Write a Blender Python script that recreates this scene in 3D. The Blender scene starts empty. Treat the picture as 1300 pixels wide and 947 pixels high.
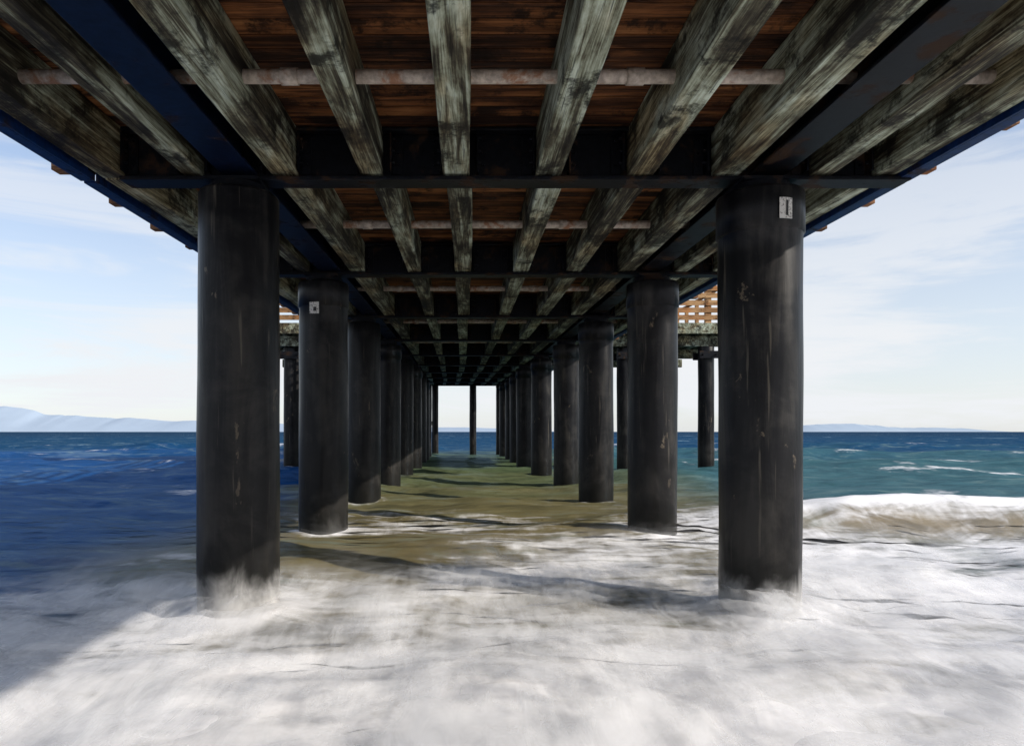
import bpy, bmesh, math, random
import numpy as np
from mathutils import Vector
random.seed(4); np.random.seed(4)
SC=bpy.context.scene
R=math.radians
H=1.2
SLOPE=0.018
def drift(y):
    t=max(0,(y-5)/31.0); return -0.65*t*t
def warp(v):
    return (v[0]+drift(v[1]), v[1], v[2]+SLOPE*(v[1]-5.1))

# ------------------------------------------------------------ node helpers
def mat_new(name):
    m=bpy.data.materials.new(name); m.use_nodes=True
    nt=m.node_tree; nt.nodes.clear()
    return m,nt
class N:
    def __init__(s,nt): s.nt=nt
    def n(s,t,**k):
        x=s.nt.nodes.new(t)
        for a,b in k.items(): setattr(x,a,b)
        return x
    def link(s,a,b): s.nt.links.new(a,b)
    def val(s,inp,v):
        if isinstance(v,bpy.types.NodeSocket): s.link(v,inp)
        else: inp.default_value=v
    def math(s,op,a,b=0.0,c=None,clamp=False):
        x=s.n('ShaderNodeMath',operation=op); x.use_clamp=clamp
        s.val(x.inputs[0],a); s.val(x.inputs[1],b)
        if c is not None: s.val(x.inputs[2],c)
        return x.outputs[0]
    def vmath(s,op,a,b):
        x=s.n('ShaderNodeVectorMath',operation=op)
        s.val(x.inputs[0],a); s.val(x.inputs[1],b)
        return x.outputs[0]
    def mapr(s,v,a,b,c=0.0,d=1.0):
        x=s.n('ShaderNodeMapRange'); x.interpolation_type='SMOOTHSTEP'
        s.val(x.inputs[0],v); x.inputs[1].default_value=a;x.inputs[2].default_value=b
        x.inputs[3].default_value=c;x.inputs[4].default_value=d
        return x.outputs[0]
    def noise(s,vec,scale=1,detail=4,rough=.55,dist=0.0):
        x=s.n('ShaderNodeTexNoise'); s.val(x.inputs['Vector'],vec)
        x.inputs['Scale'].default_value=scale; x.inputs['Detail'].default_value=detail
        x.inputs['Roughness'].default_value=rough; x.inputs['Distortion'].default_value=dist
        return x.outputs[0]
    def mix(s,f,a,b,mode='MIX'):
        x=s.n('ShaderNodeMix',data_type='RGBA',blend_type=mode)
        s.val(x.inputs[0],f)
        for i,v in ((6,a),(7,b)):
            if isinstance(v,tuple) and len(v)==3: v=(*v,1)
            s.val(x.inputs[i],v)
        return x.outputs[2]
    def ramp(s,f,stops):
        x=s.n('ShaderNodeValToRGB'); s.val(x.inputs[0],f)
        e=x.color_ramp.elements
        while len(e)<len(stops): e.new(.5)
        for el,(p,c) in zip(e,stops): el.position=p; el.color=(*c,1)
        return x.outputs[0]
    def bump(s,h,strength=.3,dist=.02):
        x=s.n('ShaderNodeBump'); s.val(x.inputs['Height'],h)
        x.inputs['Strength'].default_value=strength; x.inputs['Distance'].default_value=dist
        return x.outputs[0]
    def pbr(s,col,rough=.6,metal=0.0,normal=None,spec=.5):
        x=s.n('ShaderNodeBsdfPrincipled')
        if isinstance(col,tuple): col=(*col,1)
        s.val(x.inputs['Base Color'],col); s.val(x.inputs['Roughness'],rough)
        s.val(x.inputs['Metallic'],metal); s.val(x.inputs['Specular IOR Level'],spec)
        if normal is not None: s.link(normal,x.inputs['Normal'])
        return x.outputs[0]
    def out(s,sh,vol=None):
        o=s.n('ShaderNodeOutputMaterial')
        if sh is not None: s.link(sh,o.inputs[0])
        if vol is not None: s.link(vol,o.inputs[1])

def wood(name,axis,stops,scale=1.0,rough=.75,planks=None):
    m,nt=mat_new(name); g=N(nt)
    tc=g.n('ShaderNodeTexCoord').outputs['Object']
    oi=g.n('ShaderNodeObjectInfo').outputs['Random']
    off=g.n('ShaderNodeCombineXYZ')
    for i,k in enumerate((37.,91.,53.)): g.link(g.math('MULTIPLY',oi,k),off.inputs[i])
    v=g.vmath('ADD',tc,off.outputs[0])
    plankv=None
    if planks:
        sp=g.n('ShaderNodeSeparateXYZ'); g.link(tc,sp.inputs[0])
        fl=g.math('FLOOR',g.math('DIVIDE',sp.outputs[1],planks))
        wn=g.n('ShaderNodeTexWhiteNoise',noise_dimensions='1D'); g.link(fl,wn.inputs['W'])
        plankv=wn.outputs['Value']
        o2=g.n('ShaderNodeCombineXYZ'); g.link(g.math('MULTIPLY',plankv,60.),o2.inputs[0])
        v=g.vmath('ADD',v,o2.outputs[0])
    long_,cr=.9,16.
    s1=[cr]*3; s1[axis]=long_
    fine=[85.]*3; fine[axis]=2.2
    bl=[3.2]*3; bl[axis]=1.1
    n1=g.noise(g.vmath('MULTIPLY',v,tuple(s1)),1,3,.6,1.2)
    n2=g.noise(g.vmath('MULTIPLY',v,tuple(fine)),1,2,.6,.6)
    n3=g.noise(g.vmath('MULTIPLY',v,tuple(bl)),1,6,.7,.4)
    f=g.math('ADD',g.math('MULTIPLY',n1,.45),g.math('MULTIPLY',n3,.55))
    f=g.math('ADD',g.math('MULTIPLY',g.math('SUBTRACT',f,.5),1.5),.5)
    f=g.math('ADD',f,g.math('MULTIPLY',g.math('SUBTRACT',n2,.5),.42))
    if plankv is not None: f=g.math('ADD',f,g.math('MULTIPLY',g.math('SUBTRACT',plankv,.5),.28))
    else: f=g.math('ADD',f,g.math('MULTIPLY',g.math('SUBTRACT',oi,.5),.12))
    c=g.ramp(f,stops)
    n4=g.noise(g.vmath('MULTIPLY',v,(2.0,1.6,2.0)),1,6,.75,.2)
    c=g.mix(g.mapr(n4,.51,.62,0,.9),c,tuple(x*.4 for x in stops[0][1]))
    if not planks:
        n6=g.noise(g.vmath('MULTIPLY',v,(2.5,.8,2.5)),1,3,.6,.3)
        c=g.mix(g.mapr(n6,.48,.66,0,.65),c,g.mix(1.0,c,(1.0,.68,.42),'MULTIPLY'))
    crk=g.mapr(n2,.60,.70,0,.75)
    c=g.mix(crk,c,(.005,.004,.003))
    h=g.math('SUBTRACT',n1,crk)
    g.out(g.pbr(c,rough,0,g.bump(h,.7,.014),.2))
    return m
M_joist=wood('weathered_timber',1,[(.34,(.013,.011,.008)),(.46,(.070,.062,.040)),(.56,(.225,.240,.170)),(.72,(.50,.55,.45))])
M_deck=wood('deck_planks_wood',0,[(.32,(.014,.005,.0025)),(.46,(.062,.022,.008)),(.58,(.165,.060,.019)),(.78,(.34,.15,.055))],planks=.15)
M_rail=wood('railing_wood',0,[(.3,(.09,.04,.015)),(.5,(.30,.16,.07)),(.7,(.48,.29,.14))])
M_block=wood('plank_end_wood',0,[(.3,(.10,.045,.02)),(.5,(.24,.12,.06)),(.7,(.34,.2,.1))])

def steel(name,base,rust,rough=.45,rustamt=.62,spec=.14):
    m,nt=mat_new(name); g=N(nt)
    tc=g.n('ShaderNodeTexCoord').outputs['Object']
    n1=g.noise(tc,3.5,6,.68,.3); n2=g.noise(tc,22,3,.6)
    c=g.mix(g.mapr(n2,.3,.7),base,tuple(x*.5 for x in base))
    f=g.mapr(n1,rustamt-.04,rustamt+.07,0,.85)
    c=g.mix(f,c,rust)
    r=g.math('ADD',rough,g.math('MULTIPLY',f,.35))
    h=g.math('ADD',g.math('MULTIPLY',n2,.4),f)
    g.out(g.pbr(c,r,0,g.bump(h,.3,.006),spec))
    return m
M_steel=steel('dark_painted_steel',(.005,.006,.009),(.035,.018,.009),.45,.56)
M_navy=steel('navy_steel_sky_tint',(.004,.010,.030),(.025,.015,.011),.4,.58)  # dark painted steel, blue of the reflected sky put into its base colour
M_blue=steel('blue_steel_sky_tint',(.006,.024,.095),(.022,.015,.014),.38,.60)  # edge steel with the blue sky light on it painted into the colour
M_pipe=steel('galvanised_pipe',(.50,.42,.35),(.24,.10,.045),.5,.55,.3)
M_white,_nt=mat_new('white_paint_tag'); g=N(_nt)
_n=g.noise(g.n('ShaderNodeTexCoord').outputs['Object'],60,4,.6)
g.out(g.pbr(g.ramp(_n,[(.35,(.12,.11,.1)),(.5,(.6,.58,.54))]),.6))
M_black,_nt=mat_new('black_paint'); g=N(_nt)
_n=g.noise(g.n('ShaderNodeTexCoord').outputs['Object'],60,4,.6)
g.out(g.pbr(g.ramp(_n,[(.35,(.01,.01,.01)),(.6,(.03,.03,.03))]),.6))

# pile material
M_pile,nt=mat_new('tarred_pile'); g=N(nt)
tc=g.n('ShaderNodeTexCoord').outputs['Object']
oi=g.n('ShaderNodeObjectInfo').outputs['Random']
cb=g.n('ShaderNodeCombineXYZ')
for i in range(3): g.link(g.math('MULTIPLY',oi,(31.,17.,77.)[i]),cb.inputs[i])
v=g.vmath('ADD',tc,cb.outputs[0])
str_=g.noise(g.vmath('MULTIPLY',v,(6,6,.6)),1,4,.6,.8)
drip=g.noise(g.vmath('MULTIPLY',v,(20,20,.9)),1,3,.6,.2)
blot=g.noise(v,2.2,6,.65,.5)
fine=g.noise(v,40,3,.7)
c=g.ramp(g.math('ADD',g.math('MULTIPLY',str_,.5),g.math('MULTIPLY',blot,.5)),[(.40,(.003,.003,.004)),(.5,(.008,.008,.009)),(.62,(.030,.028,.026))])
c=g.mix(g.mapr(drip,.63,.70,0,.40),c,(.13,.115,.09))
c=g.mix(g.mapr(g.noise(g.vmath('MULTIPLY',v,(4,4,2.2)),1,6,.7,.8),.64,.68,0,.6),c,(.15,.12,.085))
sp=g.n('ShaderNodeSeparateXYZ'); g.link(tc,sp.inputs[0])
wet=g.mapr(g.math('ADD',sp.outputs[2],g.math('MULTIPLY',g.math('ADD',blot,str_),1.1)),1.7,2.1,1,0)
c=g.mix(g.math('MULTIPLY',wet,.45),c,g.mix(g.mapr(blot,.4,.65),(.012,.011,.010),(.045,.041,.036)))
c=g.mix(g.math('MULTIPLY',g.mapr(sp.outputs[2],.05,.5,1,0),.8),c,(.008,.008,.007))
fz=g.math('SUBTRACT',sp.outputs[2],g.math('MULTIPLY',g.math('SUBTRACT',g.noise(g.vmath('MULTIPLY',tc,(5,5,3.)),1,4,.6,.5),.5),.45))
fo=g.math('MULTIPLY',g.mapr(fz,-.16,.20,.75,0),g.mapr(sp.outputs[1],5.8,9.,1,.0))
c=g.mix(fo,c,(.62,.61,.60))
rg=g.math('ADD',.18,g.math('MULTIPLY',blot,.36))
hh=g.math('ADD',g.math('MULTIPLY',str_,1.0),g.math('MULTIPLY',fine,.12))
g.out(g.pbr(c,rg,0,g.bump(hh,.4,.014),.16))

# ------------------------------------------------------------ geometry helpers
def link(o,parent=None):
    SC.collection.objects.link(o)
    if parent: o.parent=parent
    return o
def obj(name,verts,faces,mat,parent=None,smooth=False,bevel=0):
    me=bpy.data.meshes.new(name); me.from_pydata(verts,[],faces); me.update()
    if mat: me.materials.append(mat)
    if smooth:
        for p in me.polygons: p.use_smooth=True
    o=bpy.data.objects.new(name,me); link(o,parent)
    if bevel:
        b=o.modifiers.new('bevel','BEVEL'); b.width=bevel; b.segments=2; b.limit_method='ANGLE'
    return o
class Geo:
    def __init__(s): s.v=[];s.f=[]
    def box(s,x0,x1,y0,y1,z0,z1,w=True):
        b=len(s.v)
        for x,y,z in ((x0,y0,z0),(x1,y0,z0),(x1,y1,z0),(x0,y1,z0),(x0,y0,z1),(x1,y0,z1),(x1,y1,z1),(x0,y1,z1)):
            s.v.append(warp((x,y,z)) if w else (x,y,z))
        for q in ((0,3,2,1),(4,5,6,7),(0,1,5,4),(1,2,6,5),(2,3,7,6),(3,0,4,7)):
            s.f.append(tuple(b+i for i in q))
    def cyl(s,p,q,r,n=12,w=True):
        p=Vector(p);q=Vector(q); d=(q-p).normalized()
        a=d.orthogonal().normalized(); c=d.cross(a); b=len(s.v)
        for e in (p,q):
            for i in range(n):
                t=2*math.pi*i/n; k=e+a*math.cos(t)*r+c*math.sin(t)*r
                s.v.append(warp(k) if w else tuple(k))
        for i in range(n):
            j=(i+1)%n; s.f.append((b+i,b+j,b+n+j,b+n+i))
        s.f.append(tuple(b+i for i in range(n))[::-1]); s.f.append(tuple(b+n+i for i in range(n)))
    def make(s,name,mat,parent=None,bevel=0,smooth=False):
        return obj(name,s.v,s.f,mat,parent,smooth,bevel)
def smooth_angle(o):
    for p in o.data.polygons: p.use_smooth = len(p.vertices)==4

def lathe(name,cx,cy,prof,mat,parent,n=64,wob=.004,seed=0):
    rs=np.random.RandomState(seed); ph=rs.rand(6)*6.28
    vs=[];fs=[]
    for (r,z) in prof:
        for i in range(n):
            t=2*math.pi*i/n
            rr=r+wob*(math.sin(2*t+ph[0]+z*1.3)+.6*math.sin(5*t+ph[1]-z*2.1)+.4*math.sin(3*t+z*6+ph[2]))
            vs.append((cx+rr*math.cos(t),cy+rr*math.sin(t),z))
    m=len(prof)
    for k in range(m-1):
        for i in range(n):
            j=(i+1)%n; fs.append((k*n+i,k*n+j,(k+1)*n+j,(k+1)*n+i))
    fs.append(tuple((m-1)*n+i for i in range(n)))
    o=obj(name,vs,fs,mat,parent)
    for p in o.data.polygons: p.use_smooth=len(p.vertices)==4
    return o

pier=bpy.data.objects.new('wooden_pier',None); link(pier)
BENTS=[-5.3,-1.8,1.7,5.2,8.55,12.1,15.7,19.3,22.9,26.4,29.8,33.2,36.5]
JB,JT=3.12,3.48
STR=[(-2.72,.17),(-2.08,.15),(-1.42,.19),(-.72,.165),(-.09,.20),(.60,.19),(1.27,.19),(1.90,.20),(2.62,.16),(3.10,.16)]
XL,XR=-2.86,3.22
k=0
for a,b in zip(BENTS[:-1],BENTS[1:]):
    for (x,w) in STR:
        k+=1
        jx=random.uniform(-.03,.03); jz=random.uniform(-.008,.01)
        G=Geo(); n=6
        ys=np.linspace(a+.014,b-.014,n)
        dx=random.uniform(-.015,.015)
        for i,y in enumerate(ys):
            o_=dx*math.sin(math.pi*i/(n-1))+random.uniform(-.002,.002)
            for (xx,zz) in ((x-w/2,JB),(x+w/2,JB),(x+w/2,JT-.004),(x-w/2,JT-.004)):
                G.v.append(warp((xx+jx+o_,y,zz+(jz if zz==JB else 0))))
        for i in range(n-1):
            for q in range(4):
                r=(q+1)%4
                G.f.append((i*4+q,i*4+r,(i+1)*4+r,(i+1)*4+q))
        G.f.append((0,3,2,1)); G.f.append(tuple((n-1)*4+q for q in range(4)))
        o=G.make('stringer_%d'%k,M_joist,pier,bevel=.010)
        bm=bmesh.new(); bm.from_mesh(o.data); bmesh.ops.recalc_face_normals(bm,faces=bm.faces); bm.to_mesh(o.data); bm.free()
for gi,(x,fw) in enumerate(((-1.74,.26),(2.23,.26))):
    for si,(a,b) in enumerate(zip(BENTS[:-1],BENTS[1:])):
        G=Geo(); a2,b2=a+.02,b-.02
        G.box(x-fw/2,x+fw/2,a2,b2,JB+.006,JB+.03)
        G.box(x-.012,x+.012,a2,b2,JB+.031,JT-.04)
        G.box(x-fw/2,x+fw/2,a2,b2,JT-.039,JT-.01)
        G.make('steel_girder_%d_%d'%(gi,si),M_navy if gi==0 else M_steel,pier,bevel=.004)
for gi,(x,s) in enumerate(((XL,-1),(XR,1))):
    G=Geo()
    for a,b in zip(BENTS[:-1],BENTS[1:]):
        x0,x1=sorted((x-s*.02,x+s*.0)); G.box(x0,x1,a+.02,b-.02,JB-.03,JT-.06)
        x0,x1=sorted((x+s*.001,x+s*.09)); G.box(x0,x1,a+.02,b-.02,JB-.03,JB-.012)
        G.box(x0,x1,a+.02,b-.02,JT-.078,JT-.06)
    G.make('edge_channel_%d'%gi,M_blue,pier,bevel=.003)
for bi,y in enumerate(BENTS):
    G=Geo(); x0,x1=-2.62,3.28
    G.box(x0,x1,y-.10,y+.10,JB-.045,JB-.016)
    G.box(x0,x1,y-.010,y+.010,JB-.015,JT-.04)
    G.box(x0,x1,y-.10,y-.013,JT-.036,JT-.012)
    G.box(x0,x1,y+.013,y+.10,JT-.036,JT-.012)
    G.make('cross_beam_%d'%bi,M_steel,pier,bevel=.004)
    B=Geo()
    if y<24:
        for (x,w) in STR:
            for s in (-1,1):
                xs=x+s*(w/2+.004)
                x0_,x1_=sorted((xs,xs+s*.012))
                x0_+=0.03*s; x1_+=0.03*s
                B.box(x0_,x1_,y-.12,y-.014,JB+.02,JT-.06)
                for zz in (.09,.18,.27):
                    B.cyl((xs+s*.042,y-.07,JB+zz),(xs+s*.062,y-.07,JB+zz),.012,6)
                xx=sorted((xs+s*.043,xs+s*.115)); B.box(xx[0],xx[1],y-.026,y-.014,JB+.02,JT-.06)
                for zz in (.09,.18,.27):
                    B.cyl((xs+s*.08,y-.045,JB+zz),(xs+s*.08,y-.027,JB+zz),.012,6)
        B.make('brackets_%d'%bi,M_steel,pier)
for pi,y in enumerate([-3.4,.2,3.97,6.98,10.4,13.9,17.5,21.1,24.6]):
    G=Geo(); G.cyl((-2.95,y,3.275),(3.25,y,3.275),.040,20)
    for x in (-1.05,.95,2.35): G.cyl((x-.05,y,3.275),(x+.05,y,3.275),.048,20)
    o=G.make('utility_pipe_%d'%pi,M_pipe,pier); smooth_angle(o)
G=Geo(); y=-6.9
while y<37.0:
    e=random.uniform(-.02,.02)
    G.box(XL-.02+e,XR+.02+e,y+.004,y+.145,JT,JT+.05+random.uniform(-.003,.003)); y+=.15
G.make('deck_planks',M_deck,pier)
G=Geo(); y=.45
while y<36:
    yj=y+random.uniform(-.05,.05)
    G.box(XR+.005,XR+.20+random.uniform(-.03,.03),yj,yj+.11,JB+.0,JB+.08)
    G.box(XL-.20+random.uniform(-.03,.03),XL-.005,yj,yj+.11,JB+.0,JB+.08)
    y+=.76
G.make('plank_ends',M_block,pier,bevel=.004)
G=Geo(); y=-6.5
while y<36.6:
    for x in (XL+.05,XR-.12): G.box(x,x+.09,y,y+.09,JT+.06,JT+1.1)
    y+=1.75
for x in (XL+.03,XR-.14):
    for a,b in zip(BENTS[:-1],BENTS[1:]):
        G.box(x,x+.13,a,b-.004,JT+1.102,JT+1.15)
for x in (XL+.142,XR-.162):
    for a,b in zip(BENTS[:-1],BENTS[1:]):
        for z in (.3,.6,.88): G.box(x,x+.035,a,b-.004,JT+z,JT+z+.09)
G.make('deck_railing',M_rail,pier,bevel=.004)

LX=[-1.76,-1.76,-1.76,-1.76,-1.83,-1.86,-1.83,-1.78,-1.72,-1.7,-1.68,-1.66,-1.72]
RXs=[2.2,2.2,2.2,2.19,2.27,2.24,2.26,2.12,2.02,2.1,2.2,2.2,2.2]
pn=0
def pile(x,y,r,top,parent,seed,collar=True,zb=-3):
    prof=[]; z=zb
    while z<top-.32: prof.append((r,z)); z+=.22
    if collar:
        prof+=[(r,top-.31),(r+.004,top-.305),(r+.014,top-.30),(r+.014,top-.02),(r+.004,top)]
    else: prof+=[(r,top-.02),(r-.006,top)]
    o=lathe('pile_%d'%seed,x,y,prof,M_pile,parent,seed=seed)
    return o
for bi,y in enumerate(BENTS):
    zt=JB-.045+SLOPE*(y-5.1)
    for s,X in ((0,LX),(1,RXs)):
        pn+=1
        if y<3: continue
        r=.298+random.uniform(-.008,.008)
        if bi==12: r=.2
        x=X[bi]+drift(y)
        o=pile(x,y,r,zt-.10,pier,pn,collar=(bi!=12 and (bi%2==0 or s==1)))
        G=Geo(); G.cyl((x,y,zt-.098),(x,y,zt-.03),.21,32,False); G.box(x-.2,x+.2,y-.19,y+.19,zt-.029,zt-.003,False)
        G.make('pile_bearing_%d'%pn,M_steel,pier)
for i,(x,r) in enumerate(((-1.9,.17),(.10,.18))):
    pile(x,36.3,r,JB-.05+SLOPE*31,pier,60+i,False)
G=Geo(); G.box(-2.55,-1.95,36.2,36.34,1.55,1.75,False); G.make('end_brace',M_joist,pier)
def tag(px,py,r,ang,w,z0,z1,mat,name):
    vs=[];fs=[];n=8
    for i in range(n+1):
        t=R(ang)+(i/n-.5)*w/r
        for z in (z0,z1): vs.append((px+(r)*math.cos(t),py+(r)*math.sin(t),z))
    for i in range(n): fs.append((2*i,2*i+2,2*i+3,2*i+1))
    obj(name,vs,fs,mat,pier)
tag(2.19,5.2,.322,-80,.10,2.72,2.87,M_white,'number_tag_1')
tag(2.19,5.2,.326,-79,.018,2.74,2.85,M_black,'number_tag_digit')
tag(-1.83,8.55,.322,-100,.12,2.62,2.76,M_white,'number_tag_2')
tag(-1.83,8.55,.326,-98,.04,2.65,2.70,M_black,'number_tag_digit_2')

# ------------------------------------------------------------ side platforms
def platform(x0,x1,y0,y1,zf,fh,piles,seed,sideslats):
    e=bpy.data.objects.new('fishing_platform',None); link(e)
    G=Geo()
    y=y0
    while y<y1: G.box(x0,x1,y,y+.14,zf,zf+.05,False); y+=.146
    G.make('platform_deck',M_rail,e)
    G=Geo()
    for yy in (y0+.25,(y0+y1)/2,y1-.4): G.box(x0,x1,yy,yy+.2,zf-.62,zf-.31,False)
    x=x0+.1
    while x<x1-.1: G.box(x,x+.14,y0+.02,y1-.02,zf-.305,zf-.003,False); x+=.6
    G.make('platform_joists',M_joist,e,bevel=.006)
    G=Geo(); G.box(x0-.01,x1+.01,y0-.06,y0-.003,zf-.28,zf+.04,False)
    G.make('platform_fascia',M_joist,e,bevel=.004)
    G=Geo()
    def run(ax,c,a,b,slats=True):
        n=max(1,round((b-a)/1.3)); st=(b-a)/n
        for i in range(n+1):
            p=a+i*st
            if ax=='x': G.box(p-.09,p+.09,c-.06,c+.06,zf+.052,zf+fh,False)
            else: G.box(c-.06,c+.06,p-.06,p+.06,zf+.052,zf+fh,False)
        z=zf+.14
        while slats and z<zf+fh-.1:
            if ax=='x': G.box(a-.05,b+.05,c-.092,c-.062,z,z+.15,False)
            else: G.box(c+.062,c+.092,a,b,z,z+.11,False)
            z+=.22
        if ax=='x': G.box(a-.1,b+.1,c-.11,c+.07,zf+fh+.002,zf+fh+.05,False)
        else: G.box(c-.07,c+.11,a+.075,b-.12,zf+fh+.002,zf+fh+.05,False)
    run('x',y0+.1,x0+.1,x1-.1)
    run('y',x0+.1 if x0<0 else x1-.1,y0+.1,y1-.1,sideslats)
    G.make('slatted_railing',M_rail,e,bevel=.004)
    for i,(x,y) in enumerate(piles): pile(x,y,.24,zf-.63,e,seed+i,False)
    for i,(x,y) in enumerate(piles):
        if y<22:
            G=Geo(); G.box(x-.3,x+.3,y-.33,y-.245,zf-1.0,zf-.78,False); G.box(x-.3,x+.3,y+.245,y+.33,zf-1.0,zf-.78,False)
            G.cyl((x-.2,y-.4,zf-.89),(x-.2,y+.4,zf-.89),.025,8,False); G.cyl((x+.2,y-.4,zf-.89),(x+.2,y+.4,zf-.89),.025,8,False)
            G.make('pile_clamp_%d'%i,M_steel,e)
platform(3.3,8.5,20.6,28,4.42,1.62,[(4.75,21.2),(7.2,21.0),(4.75,25.),(7.2,27.)],80,False)
platform(-7.6,-3.05,20.6,28,4.42,.85,[(-5.55,21.2),(-7.0,23.),(-5.55,27.)],90,True)

# ------------------------------------------------------------ sea
def vnoise(x,y,seed):
    rs=np.random.RandomState(seed); T=rs.rand(256,256)
    xi=np.floor(x).astype(int); yi=np.floor(y).astype(int)
    fx=x-xi; fy=y-yi; fx=fx*fx*fx*(fx*(fx*6-15)+10); fy=fy*fy*fy*(fy*(fy*6-15)+10)
    a=T[xi%256,yi%256];b=T[(xi+1)%256,yi%256];c=T[xi%256,(yi+1)%256];d=T[(xi+1)%256,(yi+1)%256]
    return (a*(1-fx)+b*fx)*(1-fy)+(c*(1-fx)+d*fx)*fy
def fbm(x,y,seed,oc=4,g=.5):
    s=0;a=1;t=0
    for o in range(oc):
        s=s+a*vnoise(x*2**o+o*13.7,y*2**o+o*7.1,seed+o); t+=a; a*=g
    return s/t
def sst(a,b,x):
    t=np.clip((x-a)/(b-a),0,1); return t*t*(3-2*t)
def axis(d0,d1,st,lo,hi,gr):
    a=list(np.arange(d0,d1,st)); s=st; v=a[-1]
    while v<hi: s*=gr; v+=s; a.append(v)
    s=st; v=a[0]; pre=[]
    while v>lo: s*=gr; v-=s; pre.append(v)
    return np.array(pre[::-1]+a)
def surface(X,Y):
    front=6.2+2.5*sst(1.4,4.0,X)-1.3*sst(-2.6,-4.8,X)
    front=front+2.2*(fbm(X*.5,Y*.35,3)-.5)*2
    fm=sst(2.0,-2.2,Y-front)
    wisps=sst(.46,.68,fbm(X*.5+1.1*fbm(X,Y,50),Y*1.3,20,5,.55))*sst(13.5,6.5,Y)*.55*(sst(-4.5,-2,X))
    foam=np.clip(fm*(.60+.8*(fbm(X*.6,Y*1.2,33,4)-.2))+wisps,0,1)
    near=sst(70,22,np.hypot(X,Y)); mid=sst(400,60,np.hypot(X,Y))
    z=.24*(fbm(X*.18,Y*.42,60,4)-.5)*mid
    wq=fbm(X*.4,Y*.4,71)
    ch=fbm(X*.55+.9*wq,Y*1.2+.8*wq,70,4,.50)
    z=z+(.24-.14*fm)*(ch-.5)*near
    z=z+.13*(fbm(X*.9,Y*1.1,80,5,.5)-.5)*fm*near
    z=z-.17*sst(9.5,4.8,Y)
    yc=8.7+.25*np.sin(X*.5)+.12*(X-4)*.3+ .5*(fbm(X*.6,X*0,91)-.5)
    d=(Y-yc)
    wv=np.where(d<0,np.exp(-(d/.6)**2),np.exp(-(d/1.3)**2))
    wm=sst(2.4,5.2,X)
    z=z+.36*wv*wm
    face=wm*np.exp(-((d+.50)/.50)**2)
    foam=np.clip(foam*(1-.80*face)+.9*wm*np.exp(-((d-.02)/.30)**2)*np.clip(fbm(X*.9,Y*1.6,95,5)*2-.35,0,1),0,1)
    for yc0,am,sd in ((17,.26,100),(24,.30,101),(34,.4,102),(12.6,.16,103),(48,.45,104)):
        yc=yc0+2.2*(fbm(X*.12,X*0,sd)-.5)*2
        d=Y-yc
        bnd=np.where(d<0,np.exp(-(d/.7)**2),np.exp(-(d/1.7)**2))
        md=(.3+1.0*fbm(X*.15,Y*0+3,sd+7))*sst(2.0,4,np.abs(X-.2)+.5)
        z=z+am*bnd*md
        foam=np.clip(foam+.5*bnd*sst(.50,.74,fbm(X*.8,Y*1.1,sd+20,5,.65))*sst(2.5,5,np.abs(X)),0,1)
    for (px,py) in ((-1.76,5.2),(2.19,5.2)):
        dd=np.hypot(X-px,Y-py); z=z+.06*np.exp(-((dd-.3)/.2)**2); foam=np.clip(foam+.5*np.exp(-((dd-.3)/.25)**2),0,1)
    for (px,py) in ((-1.83,8.55),(2.27,8.55),(-1.86,12.1),(2.24,12.1)):
        dd=np.hypot(X-px,Y-py); foam=np.clip(foam+.35*np.exp(-((dd-.3)/.12)**2),0,1)
    return z,foam,face
def sheet(name,X,Y,z,attrs):
    ny,nx=X.shape
    verts=np.stack([X.ravel(),Y.ravel(),z.ravel()],1)
    me=bpy.data.meshes.new(name)
    me.vertices.add(nx*ny); me.vertices.foreach_set('co',verts.ravel())
    i=np.arange(ny-1)[:,None]*nx+np.arange(nx-1)[None,:]
    quads=np.stack([i,i+1,i+nx+1,i+nx],-1).reshape(-1,4).astype(np.int32)
    me.loops.add(quads.size); me.loops.foreach_set('vertex_index',quads.ravel())
    me.polygons.add(len(quads)); me.polygons.foreach_set('loop_start',np.arange(0,quads.size,4,dtype=np.int32))
    me.polygons.foreach_set('use_smooth',np.ones(len(quads),bool))
    me.update(calc_edges=True); me.validate()
    for k_,a_ in attrs.items():
        at=me.attributes.new(k_,'FLOAT','POINT'); at.data.foreach_set('value',a_.ravel().astype(np.float32))
    return me
xs=axis(-9,11,.055,-9000,9000,1.045)
ys=axis(1.5,16,.05,-300,12000,1.020)
X,Y=np.meshgrid(xs,ys)
z,foam,face=surface(X,Y)
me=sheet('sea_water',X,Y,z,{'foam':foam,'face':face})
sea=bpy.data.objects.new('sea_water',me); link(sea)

M_sea,nt=mat_new('sea_water'); g=N(nt)
tc=g.n('ShaderNodeTexCoord').outputs['Object']
at=g.n('ShaderNodeAttribute',attribute_name='foam').outputs['Fac']
fc=g.n('ShaderNodeAttribute',attribute_name='face').outputs['Fac']
sp=g.n('ShaderNodeSeparateXYZ'); g.link(tc,sp.inputs[0])
x_,y_=sp.outputs[0],sp.outputs[1]
big=g.noise(g.vmath('MULTIPLY',tc,(.10,.28,1)),1,4,.6,.5)
bigc=g.math('SUBTRACT',big,.5)
yn=g.math('ADD',y_,g.math('MULTIPLY',bigc,g.math('MULTIPLY',y_,.9)))
xn=g.math('ADD',x_,g.math('MULTIPLY',bigc,5.))
sand=(.165,.135,.065); green=(.095,.130,.065); blue=(.002,.045,.115); deep=(.001,.028,.080)
c=g.mix(g.mapr(yn,8,22),sand,green)
c=g.mix(g.mapr(xn,-2.2,-4.6),c,(.005,.055,.19))  # left water: deep blue of the shaded side painted into the colour
c=g.mix(g.math('MULTIPLY',g.mapr(xn,2.6,6.0),.85),c,(.025,.100,.125))
c=g.mix(g.mapr(yn,25,52),c,blue)
c=g.mix(g.mapr(y_,60,300),c,deep)
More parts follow.
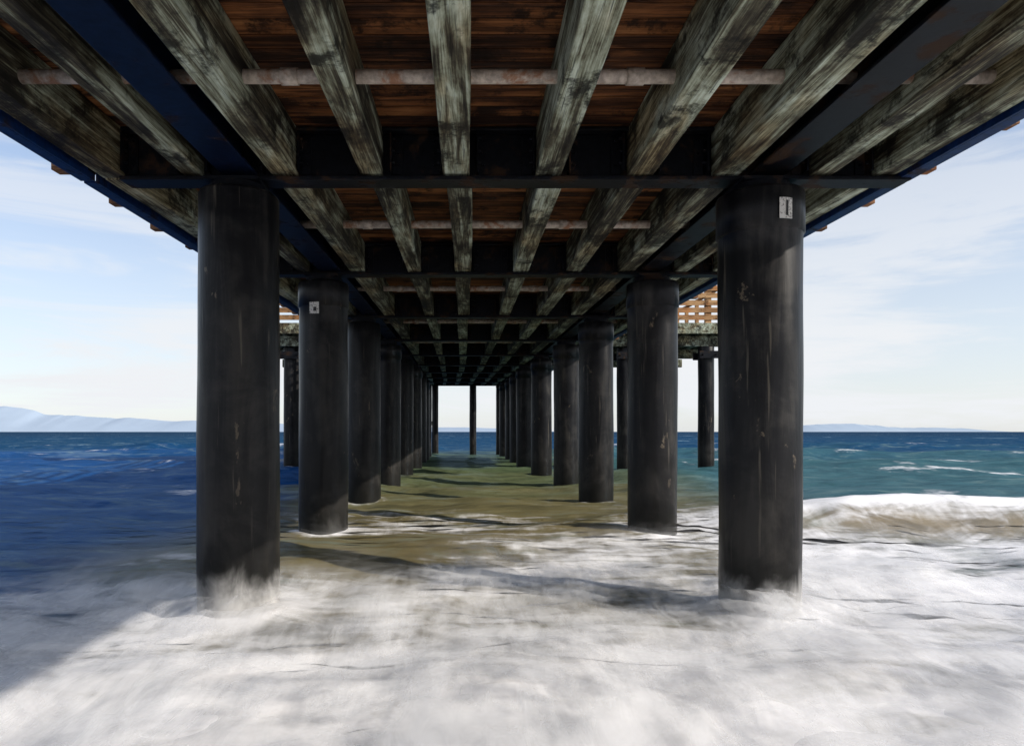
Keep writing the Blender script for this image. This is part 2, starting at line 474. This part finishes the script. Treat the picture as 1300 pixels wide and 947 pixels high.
c=g.mix(g.math('MULTIPLY',fc,.85),c,(.32,.255,.165))
var=g.noise(g.vmath('MULTIPLY',tc,(.6,1.7,1)),1,6,.65,1.0)
c=g.mix(g.mapr(var,.32,.52,.55,0),c,g.mix(.7,c,(.0,.008,.012)))
c=g.mix(g.mapr(var,.50,.72,0,.42),c,(.20,.27,.23))
wc=g.noise(g.vmath('MULTIPLY',tc,(.12,.05,1)),1,7,.75)
c=g.mix(g.math('MULTIPLY',g.mapr(wc,.58,.66,0,.6),g.mapr(y_,20,60)),c,(.35,.5,.58))
s1=g.noise(g.vmath('MULTIPLY',tc,(1.0,2.4,2.)),1,5,.58,1.6)
s2=g.noise(g.vmath('MULTIPLY',tc,(6.5,2.0,3.)),1,4,.6,1.0)
ft=g.math('ADD',g.math('MULTIPLY',s1,.75),g.math('MULTIPLY',s2,.25))
ff=g.math('ADD',at,g.math('MULTIPLY',g.math('SUBTRACT',ft,.5),2.3))
fmask=g.math('MULTIPLY',g.mapr(ff,.10,.98),g.mapr(at,.02,.30))
c2=g.mix(fmask,c,(.90,.89,.90))
b1=g.noise(g.vmath('MULTIPLY',tc,(2.2,4.,2)),1,4,.6,.5)
b2=g.noise(g.vmath('MULTIPLY',tc,(.38,.9,1)),1,6,.62,.3)
h=g.math('ADD',g.math('MULTIPLY',b1,.03),g.math('MULTIPLY',b2,.25))
bn=g.n('ShaderNodeBump'); g.link(h,bn.inputs['Height']); bn.inputs['Distance'].default_value=1.
g.link(g.math('MULTIPLY',g.math('SUBTRACT',1,g.math('MULTIPLY',fmask,.75)),g.mapr(y_,9,20,.30,.68)),bn.inputs['Strength'])
df=g.n('ShaderNodeBsdfDiffuse'); g.link(c2,df.inputs[0]); g.link(bn.outputs[0],df.inputs['Normal'])
gl=g.n('ShaderNodeBsdfGlossy'); gl.inputs['Roughness'].default_value=.22; g.link(bn.outputs[0],gl.inputs['Normal'])
gl.inputs['Color'].default_value=(.6,.8,1,1)
lw=g.n('ShaderNodeFresnel'); lw.inputs[0].default_value=1.33; g.link(bn.outputs[0],lw.inputs['Normal'])
fac=g.math('MULTIPLY',g.math('MINIMUM',lw.outputs[0],.09),g.math('SUBTRACT',1,fmask))
fac=g.math('MULTIPLY',fac,g.mapr(y_,30,80,1,.5))
ms=g.n('ShaderNodeMixShader'); g.link(fac,ms.inputs[0]); g.link(df.outputs[0],ms.inputs[1]); g.link(gl.outputs[0],ms.inputs[2])
g.out(ms.outputs[0])
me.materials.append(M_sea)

# spray veils
M_mist,nt=mat_new('sea_spray'); g=N(nt)
tc=g.n('ShaderNodeTexCoord').outputs['Object']
cv=g.n('ShaderNodeAttribute',attribute_name='cover').outputs['Fac']
ly=g.n('ShaderNodeAttribute',attribute_name='layer').outputs['Fac']
cb=g.n('ShaderNodeCombineXYZ'); g.link(g.math('MULTIPLY',ly,.35),cb.inputs[2])
v=g.vmath('ADD',tc,cb.outputs[0])
n1=g.noise(g.vmath('MULTIPLY',v,(.9,1.1,2.2)),1,4,.55,1.3)
n2=g.noise(g.vmath('MULTIPLY',v,(8.0,1.8,2.)),1,3,.6,.9)
f=g.math('ADD',g.math('MULTIPLY',n1,.72),g.math('MULTIPLY',n2,.28))
f=g.math('SUBTRACT',f,g.math('MULTIPLY',ly,.030))
al=g.math('MULTIPLY',g.mapr(f,.38,.62,0,.60),cv)
df=g.n('ShaderNodeBsdfDiffuse'); df.inputs[0].default_value=(.93,.93,.94,1)
tl=g.n('ShaderNodeBsdfTranslucent'); tl.inputs[0].default_value=(.93,.93,.94,1)
m1=g.n('ShaderNodeMixShader'); m1.inputs[0].default_value=.3; g.link(df.outputs[0],m1.inputs[1]); g.link(tl.outputs[0],m1.inputs[2])
tr=g.n('ShaderNodeBsdfTransparent')
m2=g.n('ShaderNodeMixShader'); g.link(al,m2.inputs[0]); g.link(tr.outputs[0],m2.inputs[1]); g.link(m1.outputs[0],m2.inputs[2])
g.out(m2.outputs[0])
spray=bpy.data.objects.new('sea_spray',None); link(spray)
xs2=np.arange(-7,10,.08); ys2=np.arange(1.9,9.6,.08)
X2,Y2=np.meshgrid(xs2,ys2); z2,f2,_f=surface(X2,Y2)
for L in range(4):
    zz=z2+.05+.06*L+ .18*(fbm(X2*1.3,Y2*1.5,200+L*9,4,.5)-.5)*np.clip(f2*1.3,0,1)
    edge=sst(-7,-5,X2)*sst(10,7.8,X2)*sst(9.0-.35*L,5.6-.3*L,Y2)*sst(1.9,2.4,Y2)
    cover=edge*np.clip(1.25*f2,0,1)
    m_=sheet('spray_veil_%d'%L,X2,Y2,zz,{'cover':cover,'layer':np.full_like(zz,L)})
    m_.materials.append(M_mist); link(bpy.data.objects.new('spray_veil_%d'%L,m_),spray)

# ------------------------------------------------------------ mountains
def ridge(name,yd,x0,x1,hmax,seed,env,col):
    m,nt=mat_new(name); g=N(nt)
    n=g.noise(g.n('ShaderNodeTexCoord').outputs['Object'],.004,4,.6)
    g.out(g.pbr(g.mix(g.mapr(n,.35,.65),col,tuple(c*.96 for c in col)),.95,spec=0.))  # col is pale blue: distance haze painted into the base colour
    n=260; vs=[];fs=[]; rows=7
    xx=np.linspace(x0,x1,n)
    hh=fbm((xx+9000)*.0012,xx*0,seed,6,.5)
    for r in range(rows):
        t=r/(rows-1)
        for i in range(n):
            u=i/(n-1); e=env(u)
            hgt=hmax*e*(.35+1.0*hh[i])*(t**.8)
            vs.append((xx[i],yd+t*500,-5+hgt))
    for r in range(rows-1):
        for i in range(n-1):
            a=r*n+i; fs.append((a,a+1,a+n+1,a+n))
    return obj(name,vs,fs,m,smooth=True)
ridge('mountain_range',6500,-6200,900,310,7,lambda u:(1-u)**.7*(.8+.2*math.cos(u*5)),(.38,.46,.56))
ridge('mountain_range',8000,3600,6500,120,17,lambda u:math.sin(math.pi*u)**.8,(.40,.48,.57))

# ------------------------------------------------------------ world + sun
EL,AZ=26.5,116
w=bpy.data.worlds.new('World'); SC.world=w; w.use_nodes=True
nt=w.node_tree; nt.nodes.clear(); g=N(nt)
sky=g.n('ShaderNodeTexSky',sky_type='NISHITA'); sky.sun_disc=False
sky.sun_elevation=R(EL); sky.sun_rotation=R(AZ); sky.air_density=1.; sky.dust_density=.6; sky.ozone_density=1.5
tc=g.n('ShaderNodeTexCoord').outputs['Generated']
sp=g.n('ShaderNodeSeparateXYZ'); g.link(tc,sp.inputs[0])
n1=g.noise(g.vmath('MULTIPLY',tc,(2.2,2.2,17.)),1,6,.6,.6)
n2=g.noise(g.vmath('MULTIPLY',tc,(1.2,1.2,5.)),1,2,.5,.3)
cl=g.mapr(g.math('ADD',g.math('MULTIPLY',n1,.6),g.math('MULTIPLY',n2,.4)),.45,.58)
hz=g.math('ADD',g.mapr(sp.outputs[2],.0,.45,.72,.16),g.math('MULTIPLY',cl,g.mapr(sp.outputs[2],0.,.9,.34,.42)),clamp=True)
blue_=g.mix(1.0,sky.outputs[0],(1.35,1.45,1.6),'MULTIPLY')
c=g.mix(hz,blue_,(8.3,8.5,8.8))
bg=g.n('ShaderNodeBackground'); g.link(c,bg.inputs[0]); bg.inputs[1].default_value=.105
o=g.n('ShaderNodeOutputWorld'); g.link(bg.outputs[0],o.inputs[0])
sl=bpy.data.lights.new('sun','SUN'); sl.energy=5.0; sl.angle=R(.6); sl.color=(1,.93,.83)
so=bpy.data.objects.new('sun',sl); link(so)
dv=Vector((math.sin(R(AZ))*math.cos(R(EL)),math.cos(R(AZ))*math.cos(R(EL)),math.sin(R(EL))))
so.rotation_euler=dv.to_track_quat('Z','Y').to_euler(); so.location=dv*50

# ------------------------------------------------------------ camera
cd=bpy.data.cameras.new('camera'); cd.sensor_width=36; cd.lens=870/1300*36
cd.shift_x=52/1300; cd.shift_y=74.5/1300; cd.clip_start=.05; cd.clip_end=30000
co=bpy.data.objects.new('camera',cd); link(co); co.location=(0,0,H); co.rotation_euler=(R(90),0,0)
SC.camera=co
SC.view_settings.view_transform='Standard'; SC.view_settings.look='None'; SC.view_settings.exposure=0
